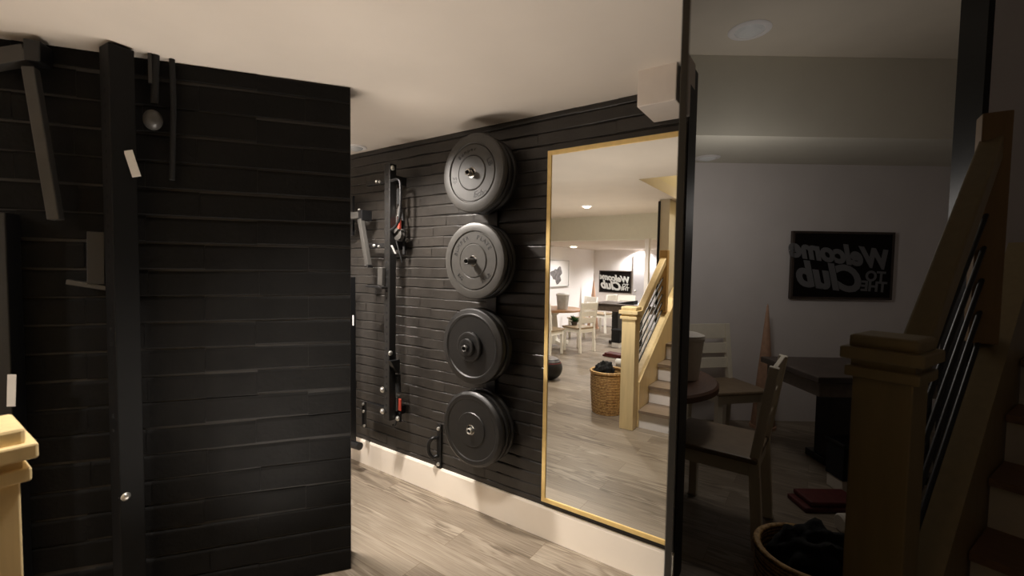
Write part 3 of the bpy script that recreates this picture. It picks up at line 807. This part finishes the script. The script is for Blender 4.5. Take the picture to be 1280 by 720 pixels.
# wall sign ---------------------------------------------------------------
def make_sign(label, w, h, mirrored=False):
    t = thing('wall_sign', label, 'sign')
    MB().box2((-w / 2, 0, -h / 2), (w / 2, .03, h / 2), bev=.002).build('board', 'sign_black', t)
    fr = MB(); e = .022
    for a, b in (((-w / 2 - e, -.006, -h / 2 - e), (w / 2 + e, .032, -h / 2)), ((-w / 2 - e, -.006, h / 2), (w / 2 + e, .032, h / 2 + e)), ((-w / 2 - e, -.006, -h / 2), (-w / 2, .032, h / 2)), ((w / 2, -.006, -h / 2), (w / 2 + e, .032, h / 2))): fr.box2(a, b)
    fr.build('frame', 'dark_wood', t)
    tx = MB()
    for body, sz, x, z, rot, sh, off in (('Welcome', .20 * h / .5, .02 * w, .17 * h, .12, .35, .010), ('TO', .11 * h / .5, -.34 * w, -.17 * h, .05, 0, .004), ('THE', .11 * h / .5, -.33 * w, -.33 * h, .05, 0, .004), ('Club', .27 * h / .5, .10 * w, -.20 * h, .10, .35, .012)):
        me = text_mesh(body, sz, sh, off * h / .5, .002)
        bm = bmesh.new(); bm.from_mesh(me)
        bm.transform(Matrix.Translation((x, -.004, z)) @ Matrix.Rotation(-rot, 4, 'Y') @ Matrix.Rotation(PI / 2, 4, 'X'))
        m2 = bpy.data.meshes.new('x'); bm.to_mesh(m2); bm.free(); tx.bm.from_mesh(m2)
    if mirrored:
        for v in tx.bm.verts: v.co.x = -v.co.x
    tx.build('lettering', 'chalk', t)
    return t
sg = make_sign('black board with white hand lettered welcome text on the far dining wall, in the mirror', .86, .55)
sp = mir(at_d(774.5, 352, 12.2)); sg.location = (sp.x, FAR_Y + .034, sp.z); sg.rotation_euler = (0, 0, PI)

# picture on the dining side wall
pa = mir(at_x(690, 340, LEFT_X)) 
pc0 = at_x(681, 326, LEFT_X); pc1 = at_x(709, 357, LEFT_X)
pcm = mir((pc0 + pc1) / 2); pcm.z = (at_x(699, 326, LEFT_X).z + at_x(699, 357.5, LEFT_X).z) / 2; pw = abs(pc1.y - pc0.y); ph = abs(at_x(699, 326, LEFT_X).z - at_x(699, 357.5, LEFT_X).z)
pic = thing('framed_print', 'pale framed print with a grey figure on the dining side wall', 'picture', (LEFT_X + .025, pcm.y, pcm.z))
MB().box2((-.02, -pw / 2, -ph / 2), (0, pw / 2, ph / 2)).build('paper', 'paper', pic)
fr = MB()
for a, b in (((-.02, -pw / 2 - .015, -ph / 2 - .015), (.012, pw / 2 + .015, -ph / 2)), ((-.02, -pw / 2 - .015, ph / 2), (.012, pw / 2 + .015, ph / 2 + .015)), ((-.02, -pw / 2 - .015, -ph / 2), (.012, -pw / 2, ph / 2)), ((-.02, pw / 2, -ph / 2), (.012, pw / 2 + .015, ph / 2))): fr.box2(a, b)
fr.build('frame', 'galv', pic)
fg = MB(); pts = []
for k in range(28):
    a = 2 * PI * k / 28; r_ = 1 + .25 * math.sin(3 * a + 1) + .12 * math.sin(7 * a)
    pts.append(Vector((.0005, .02 * pw + math.cos(a) * pw * .22 * r_, -.06 * ph + math.sin(a) * ph * .30 * r_)))
fg.prism(pts, (.002, 0, 0)); fg.build('printed_figure', 'print_grey', pic)

# ball at the mirror edge
bl = mfloor(688, 474)
bll = thing('slam_ball', 'black exercise ball with grey top on the floor at the mirror left edge', 'ball', bl)
rb_ = .165
MB().sphere((0, 0, rb_), rb_, u=40, v=24).build('ball', 'ball_black', bll, smooth=80)
MB().lathe([(rb_ * math.cos(a) * 1.004, rb_ + rb_ * math.sin(a) * 1.004) for a in [math.radians(q) for q in range(52, 91, 4)]] + [(0, rb_ * 2.004)], seg=36).build('grey_cap', 'ball_grey', bll, smooth=80)
for q in (28, 38):
    MB().lathe([(rb_ * math.cos(math.radians(x)) * 1.005, rb_ + rb_ * math.sin(math.radians(x)) * 1.005) for x in (q, q + 1.5, q + 3)], seg=40).build('stripe', 'ball_red' if q == 28 else 'ball_grey', bll, smooth=80)

# wicker basket with black cloth
def make_basket(label, loc, r=.185, h=.46):
    t = thing('wicker_basket', label, 'basket', loc)
    mb = MB(); n = 26
    prof = [(0, 0), (r * .90, 0)]
    for k in range(n + 1):
        f = k / n; rr = r * (.90 + .12 * math.sin(f * PI * .55)) + (.004 if k % 2 else -.001)
        prof.append((rr, .01 + f * (h - .03)))
    prof += [(r * .97, h - .02), (r * .92, h - .06), (r * .85, .05), (0, .05)]
    mb.lathe(prof, seg=64); mb.build('woven_body', 'wicker', t, smooth=60)
    pts = [(r * 1.0 * math.cos(a), r * 1.0 * math.sin(a), h - .012) for a in [2 * PI * k / 40 for k in range(41)]]
    MB().tube(pts, .017, 10).build('rim', 'cone_wood' if False else 'wicker', t, smooth=60)
    return t
def make_cloth(label, loc, seed, r=.13):
    mb = MB(); rr = random.Random(seed); t = bmesh.new(); bmesh.ops.create_icosphere(t, subdivisions=4, radius=1)
    ph = [(rr.uniform(2, 5), rr.uniform(0, 6), Vector((rr.uniform(-1, 1), rr.uniform(-1, 1), rr.uniform(-1, 1)))) for _ in range(7)]
    for v in t.verts:
        n = v.co.normalized(); d = 1 + sum(.06 * math.sin(f * 1.6 * n.dot(ax) * 2 + p_) for f, p_, ax in ph)
        v.co = Vector((n.x * r * d, n.y * r * d, n.z * .11 * d + .05 * max(0, n.x * .7 + .3)))
    mb._merge(t); o = mb.build('black_cloth', 'black_fabric', smooth=80); o.location = loc
    return tag(o, label, 'cloth')
bs = mfloor(759, 514)
basket = make_basket('round brown wicker basket on the floor beside the newel post, in the mirror', bs)
cloth = make_cloth('crumpled black cloth inside the wicker basket by the newel post', (bs.x - .05, bs.y + .03, .42), 5, .105)

# ------------------------------------------------------------------ recessed lights
def can(label, x, y, z, on=True, r=.075):
    t = thing('recessed_light', label, 'ceiling light', (x, y, z))
    MB().lathe([(r * .82, -.004), (r * .86, -.008), (r * 1.12, -.006), (r * 1.2, 0), (r * .8, 0)], seg=36).build('trim_ring', 'white_paint', t, smooth=40)
    MB().lathe([(0, -.030), (r * .35, -.027), (r * .62, -.018), (r * .82, -.003)], seg=36).build('lens', 'lamp_on' if on else 'lamp_dim', t)
    return t
def spot(x, y, z, energy, col=(1, .88, .74), ang=150, blend=.6, rad=.06):
    l = bpy.data.lights.new('spot_lamp', 'SPOT'); l.energy = energy; l.color = col; l.spot_size = math.radians(ang); l.spot_blend = blend; l.shadow_soft_size = rad
    o = bpy.data.objects.new('spot_lamp', l); COL.objects.link(o); o.location = (x, y, z - .03)
    return o
WARM = (1, .915, .83)
c1 = mir(at_h(733.5, 257.5, CEIL)); can('recessed light glowing in the gym ceiling, upper one in the mirror', c1.x, c1.y, CEIL)
c2 = mir(at_h(717, 308, DIN_H)); can('recessed light glowing in the low dining ceiling, lower one in the mirror', c2.x, c2.y, DIN_H, r=.10)
spot(-2.32, 1.40, CEIL, 300, WARM, 155, .6, .08)
spot(c1.x, c1.y, CEIL, 190, WARM)
spot(c2.x + .35, c2.y + .2, DIN_H, 75, (1, .955, .945))
spot(c2.x + 1.8, c2.y + .5, DIN_H, 215, (1, .955, .945))
spot(c2.x + .9, c2.y - 2.0, DIN_H, 230, (1, .955, .945))
def fill_uplight(x, y, z, e, ang, col=(1, .905, .81)):  # added upward fill for the ceiling, no fixture stands there
    o = spot(x, y, z, e, col, ang, 1.0, .45); o.rotation_euler = (PI, 0, 0); return o
fill_uplight(-1.85, .90, .12, 135, 116)
o = fill_uplight(-.52, .45, .12, 62, 70); o.rotation_euler = (PI - math.radians(22), 0, 0)  # added fill tilted towards the soffit
fill_uplight(-3.0, 1.3, .12, 70, 112)
fill_uplight(-2.6, -1.3, .12, 85, 110)
rl_ = bpy.data.lights.new('room_fill_light', 'POINT'); rl_.energy = 9; rl_.color = (1, .93, .86); rl_.shadow_soft_size = .15  # added fill lamp hanging free, without a fixture
o = bpy.data.objects.new('room_fill_light', rl_); COL.objects.link(o); o.location = cf(1.75, 3.35, 2.05)
# bounce-like fill: soft area lights just below the gym ceiling
def area(loc, size, energy, col, rot=(0, 0, 0)):
    l = bpy.data.lights.new('soft_light', 'AREA'); l.energy = energy; l.size = size; l.color = col
    o = bpy.data.objects.new('soft_light', l); COL.objects.link(o); o.location = loc; o.rotation_euler = rot
    return o
sw = bpy.data.lights.new('stair_light', 'POINT'); sw.energy = 18; sw.color = (1, .88, .62); sw.shadow_soft_size = .12
o = bpy.data.objects.new('stair_light', sw); COL.objects.link(o); o.location = ((HOLE_X0 + HOLE_X1) / 2, HOLE_Y1 - 1.3, CEIL + 1.1)
spot((HOLE_X0 + HOLE_X1) / 2 + .1, HOLE_Y1 - 1.45, CEIL + 1.6, 230, (1, .90, .76), 46, .4)
spot(-1.40, .85, CEIL, 185, WARM, 100, .8, .15)  # added unseen fill for the front floor and baseboard
spot(-3.85, 1.2, CEIL, 95, WARM, 150, .6, .09)
w = bpy.data.worlds.new('world'); S.world = w; w.use_nodes = True
w.node_tree.nodes['Background'].inputs['Color'].default_value = (.02, .018, .016, 1)
# ceiling trim ring near the wall at left
vt = at_h(452, 186, CEIL); vt.y = min(vt.y, WALL_Y - .12)
can('unlit round ceiling fitting close to the brick wall at the left edge', vt.x, vt.y, CEIL, on=False, r=.07)

# ------------------------------------------------------------------ gear on the invented left pier
def PP(px, py, off):          # point on a plane parallel to the invented pier face, off metres in front
    d = ray(px, py); q = PE + pn * off
    return CAM + d * ((q - CAM).dot(pn) / d.dot(pn))
RP = Matrix((pu, pn, EZ)).transposed()
pr = thing('pier_rack', 'black perforated steel post fixed to the added dark brick pier at left', 'gym rack', (*PP(150, 700, .06).xy, 0))
def LP(px, py, off): return PP(px, py, off) - pr.location
ct = LP(152, 300, .085)
pn2 = Matrix.Rotation(math.radians(-48), 3, 'Z') @ pn; pu2 = Matrix.Rotation(math.radians(-48), 3, 'Z') @ pu
RP2 = Matrix((pu2, pn2, EZ)).transposed()
pru = MB().box((ct.x, ct.y, CEIL / 2), (.085, .085, CEIL - .02), rot=RP2, bev=.004).build('upright', 'dull_black', pr)
t = MB(); tt = bmesh.new(); bmesh.ops.create_circle(tt, cap_ends=True, radius=.009, segments=12)
tt.transform(Matrix((pu2, EZ, pn2)).transposed().to_4x4()); t._merge(tt)
h0 = t.build('peg_hole', 'hole_dark', pru)
for k in range(28):
    q = h0 if k == 0 else h0.copy()
    if k: COL.objects.link(q)
    q.location = Vector((ct.x, ct.y, .75 + k * .06)) + pn2 * .0428
q = LP(4, 500, .05)
MB().box((q.x, q.y, .95), (.10, .08, 1.6), rot=RP, bev=.004).build('folded_post', 'black_steel', pr)
MB().bar(LP(15, 468, .095), LP(14, 508, .095), .026, .003, upv=pn).build('tag', 'white_tag', pr)
for px, py in ((156, 620),):
    q = LP(px, py, .125); MB().sphere(q, .020, (1, 1, 1), 14, 10).build('bolt', 'zinc', pr, smooth=60)
q = LP(110, 360, .08)
MB().bar(LP(85, 352, .05), LP(135, 360, .05), .03, .02, bev=.002).build('cup_foot', 'grey_steel', pr)
MB().bar(LP(122, 290, .06), LP(122, 355, .06), .06, .03, upv=pn, bev=.003).build('cup_plate', 'upright_steel', pr)
o = MB().bar(PP(160, 188, .115), PP(171, 221, .115), .03, .003, upv=pn).build('hang_tag', 'white_tag'); tag(o, 'small white tag on the post of the added dark brick pier', 'tag')
dp = thing('dip_arm', 'dark square tube arm hanging on the added dark brick pier at far left', 'gym arm', PP(40, 70, .06))
def LD(px, py, off): return PP(px, py, off) - dp.location
MB().bar(LD(-20, 78, .05), LD(38, 68, .05), .06, .06, bev=.004).build('cross_tube', 'grey_steel', dp)
MB().bar(LD(38, 85, .06), LD(70, 275, .06), .04, .04, upv=pn, bev=.004).build('hanging_tube', 'grey_steel', dp)
MB().box(LD(48, 68, .05), (.05, .08, .08), rot=RP, bev=.004).build('end_sleeve', 'black_steel', dp)
ps = thing('cable_pulley', 'black strap and pulley hanging on the added dark brick pier beside the post', 'pulley', PP(195, 130, .06))
def LQ(px, py, off): return PP(px, py, off) - ps.location
MB().tube([LQ(197, -20, .05), LQ(195, 60, .05), LQ(193, 130, .05)], .014, 8).build('strap', 'black_fabric', ps, smooth=50)
MB().tube([LQ(214, 50, .03), LQ(217, 130, .03), LQ(215, 225, .03)], .011, 8).build('hanging_strap', 'black_fabric', ps, smooth=50)
MB().box(LQ(188, 85, .06), (.016, .012, .13), rot=RP, bev=.003).build('link_plate', 'upright_steel', ps)
MB().sphere(LQ(191, 150, .06), .042, (1, .8, 1), 18, 12).build('wheel', 'grey_steel', ps, smooth=60)

# ------------------------------------------------------------------ invented room at the right, dimmed partly by darker colours
SWAP = {'cream_wood': 'cream_wood_dim', 'cream_wood_shade': 'cream_wood_shade_dim', 'tread_wood': 'tread_wood_dim', 'white_paint': 'white_dim', 'chair_white': 'chair_white_dim', 'seat_wood': 'seat_wood_dim', 'table_wood': 'table_wood_dim', 'chalk': 'chalk_dim', 'galv': 'white_dim', 'white_tag': 'white_dim'}  # swaps in darker copies that imitate weak light
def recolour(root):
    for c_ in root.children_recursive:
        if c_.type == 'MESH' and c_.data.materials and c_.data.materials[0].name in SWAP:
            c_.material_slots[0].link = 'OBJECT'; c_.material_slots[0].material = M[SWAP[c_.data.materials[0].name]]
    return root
def RF(px, py): return at_h(px, py, 0)
c = at_d(900, 600, 2.75)
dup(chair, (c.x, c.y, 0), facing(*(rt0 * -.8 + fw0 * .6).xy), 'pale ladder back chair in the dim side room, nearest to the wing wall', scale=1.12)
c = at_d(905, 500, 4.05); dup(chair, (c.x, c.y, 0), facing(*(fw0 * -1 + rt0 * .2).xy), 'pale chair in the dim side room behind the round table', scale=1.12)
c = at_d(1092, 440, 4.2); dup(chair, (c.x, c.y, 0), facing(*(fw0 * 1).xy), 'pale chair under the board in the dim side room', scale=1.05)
c = at_d(785, 470, 3.15); dup(table, (c.x, c.y, 0), None, 'round dimmed wooden table in the added dim side room, cut by the added wing wall', scale=1.08)
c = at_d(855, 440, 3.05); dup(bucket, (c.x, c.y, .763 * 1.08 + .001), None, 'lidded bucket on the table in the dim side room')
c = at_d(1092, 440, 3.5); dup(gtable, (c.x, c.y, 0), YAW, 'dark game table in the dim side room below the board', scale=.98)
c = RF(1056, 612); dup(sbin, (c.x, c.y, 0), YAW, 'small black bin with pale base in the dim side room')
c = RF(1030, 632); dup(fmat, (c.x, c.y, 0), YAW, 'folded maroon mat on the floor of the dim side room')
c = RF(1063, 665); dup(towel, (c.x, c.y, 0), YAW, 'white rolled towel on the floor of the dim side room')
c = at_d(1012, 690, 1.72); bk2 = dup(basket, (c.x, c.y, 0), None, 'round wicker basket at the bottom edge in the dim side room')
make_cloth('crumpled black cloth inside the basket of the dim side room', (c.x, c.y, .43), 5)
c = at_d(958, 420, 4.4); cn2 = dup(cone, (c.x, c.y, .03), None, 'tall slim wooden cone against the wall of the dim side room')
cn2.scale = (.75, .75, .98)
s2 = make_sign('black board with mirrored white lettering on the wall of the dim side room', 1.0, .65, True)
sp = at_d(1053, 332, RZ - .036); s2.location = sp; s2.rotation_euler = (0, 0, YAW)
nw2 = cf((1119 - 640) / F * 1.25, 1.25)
stairs(nw2, (fw0 * .57 + rt0 * .84), (rt0 * .57 - fw0 * .84), 'dimmed staircase with wood treads rising at the right edge of the added dim side room', 'square cream newel post in the added dim side room at right', .12, .45, 6, 'room stair', hn=.19, rise=.2, going=.25)
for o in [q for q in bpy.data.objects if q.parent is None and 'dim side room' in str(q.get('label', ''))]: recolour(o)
for px, py, hh, lb in ((937, 38, RC0, 'dim round ceiling light in the side room, upper one'), (884, 197, RC1, 'dim round ceiling light under the beam of the side room, lower one')):
    q = at_h(px, py, hh); can(lb, q.x, q.y, hh - .0015, on=False, r=.12 if py < 100 else .1)

# ------------------------------------------------------------------ render look
S.view_settings.view_transform = 'Standard'
S.view_settings.look = 'None'
S.view_settings.exposure = 0
S.cycles.use_denoising = True
S.cycles.max_bounces = 10
S.cycles.glossy_bounces = 6
S.cycles.diffuse_bounces = 5
S.cycles.sample_clamp_indirect = 6
S.cycles.caustics_reflective = False
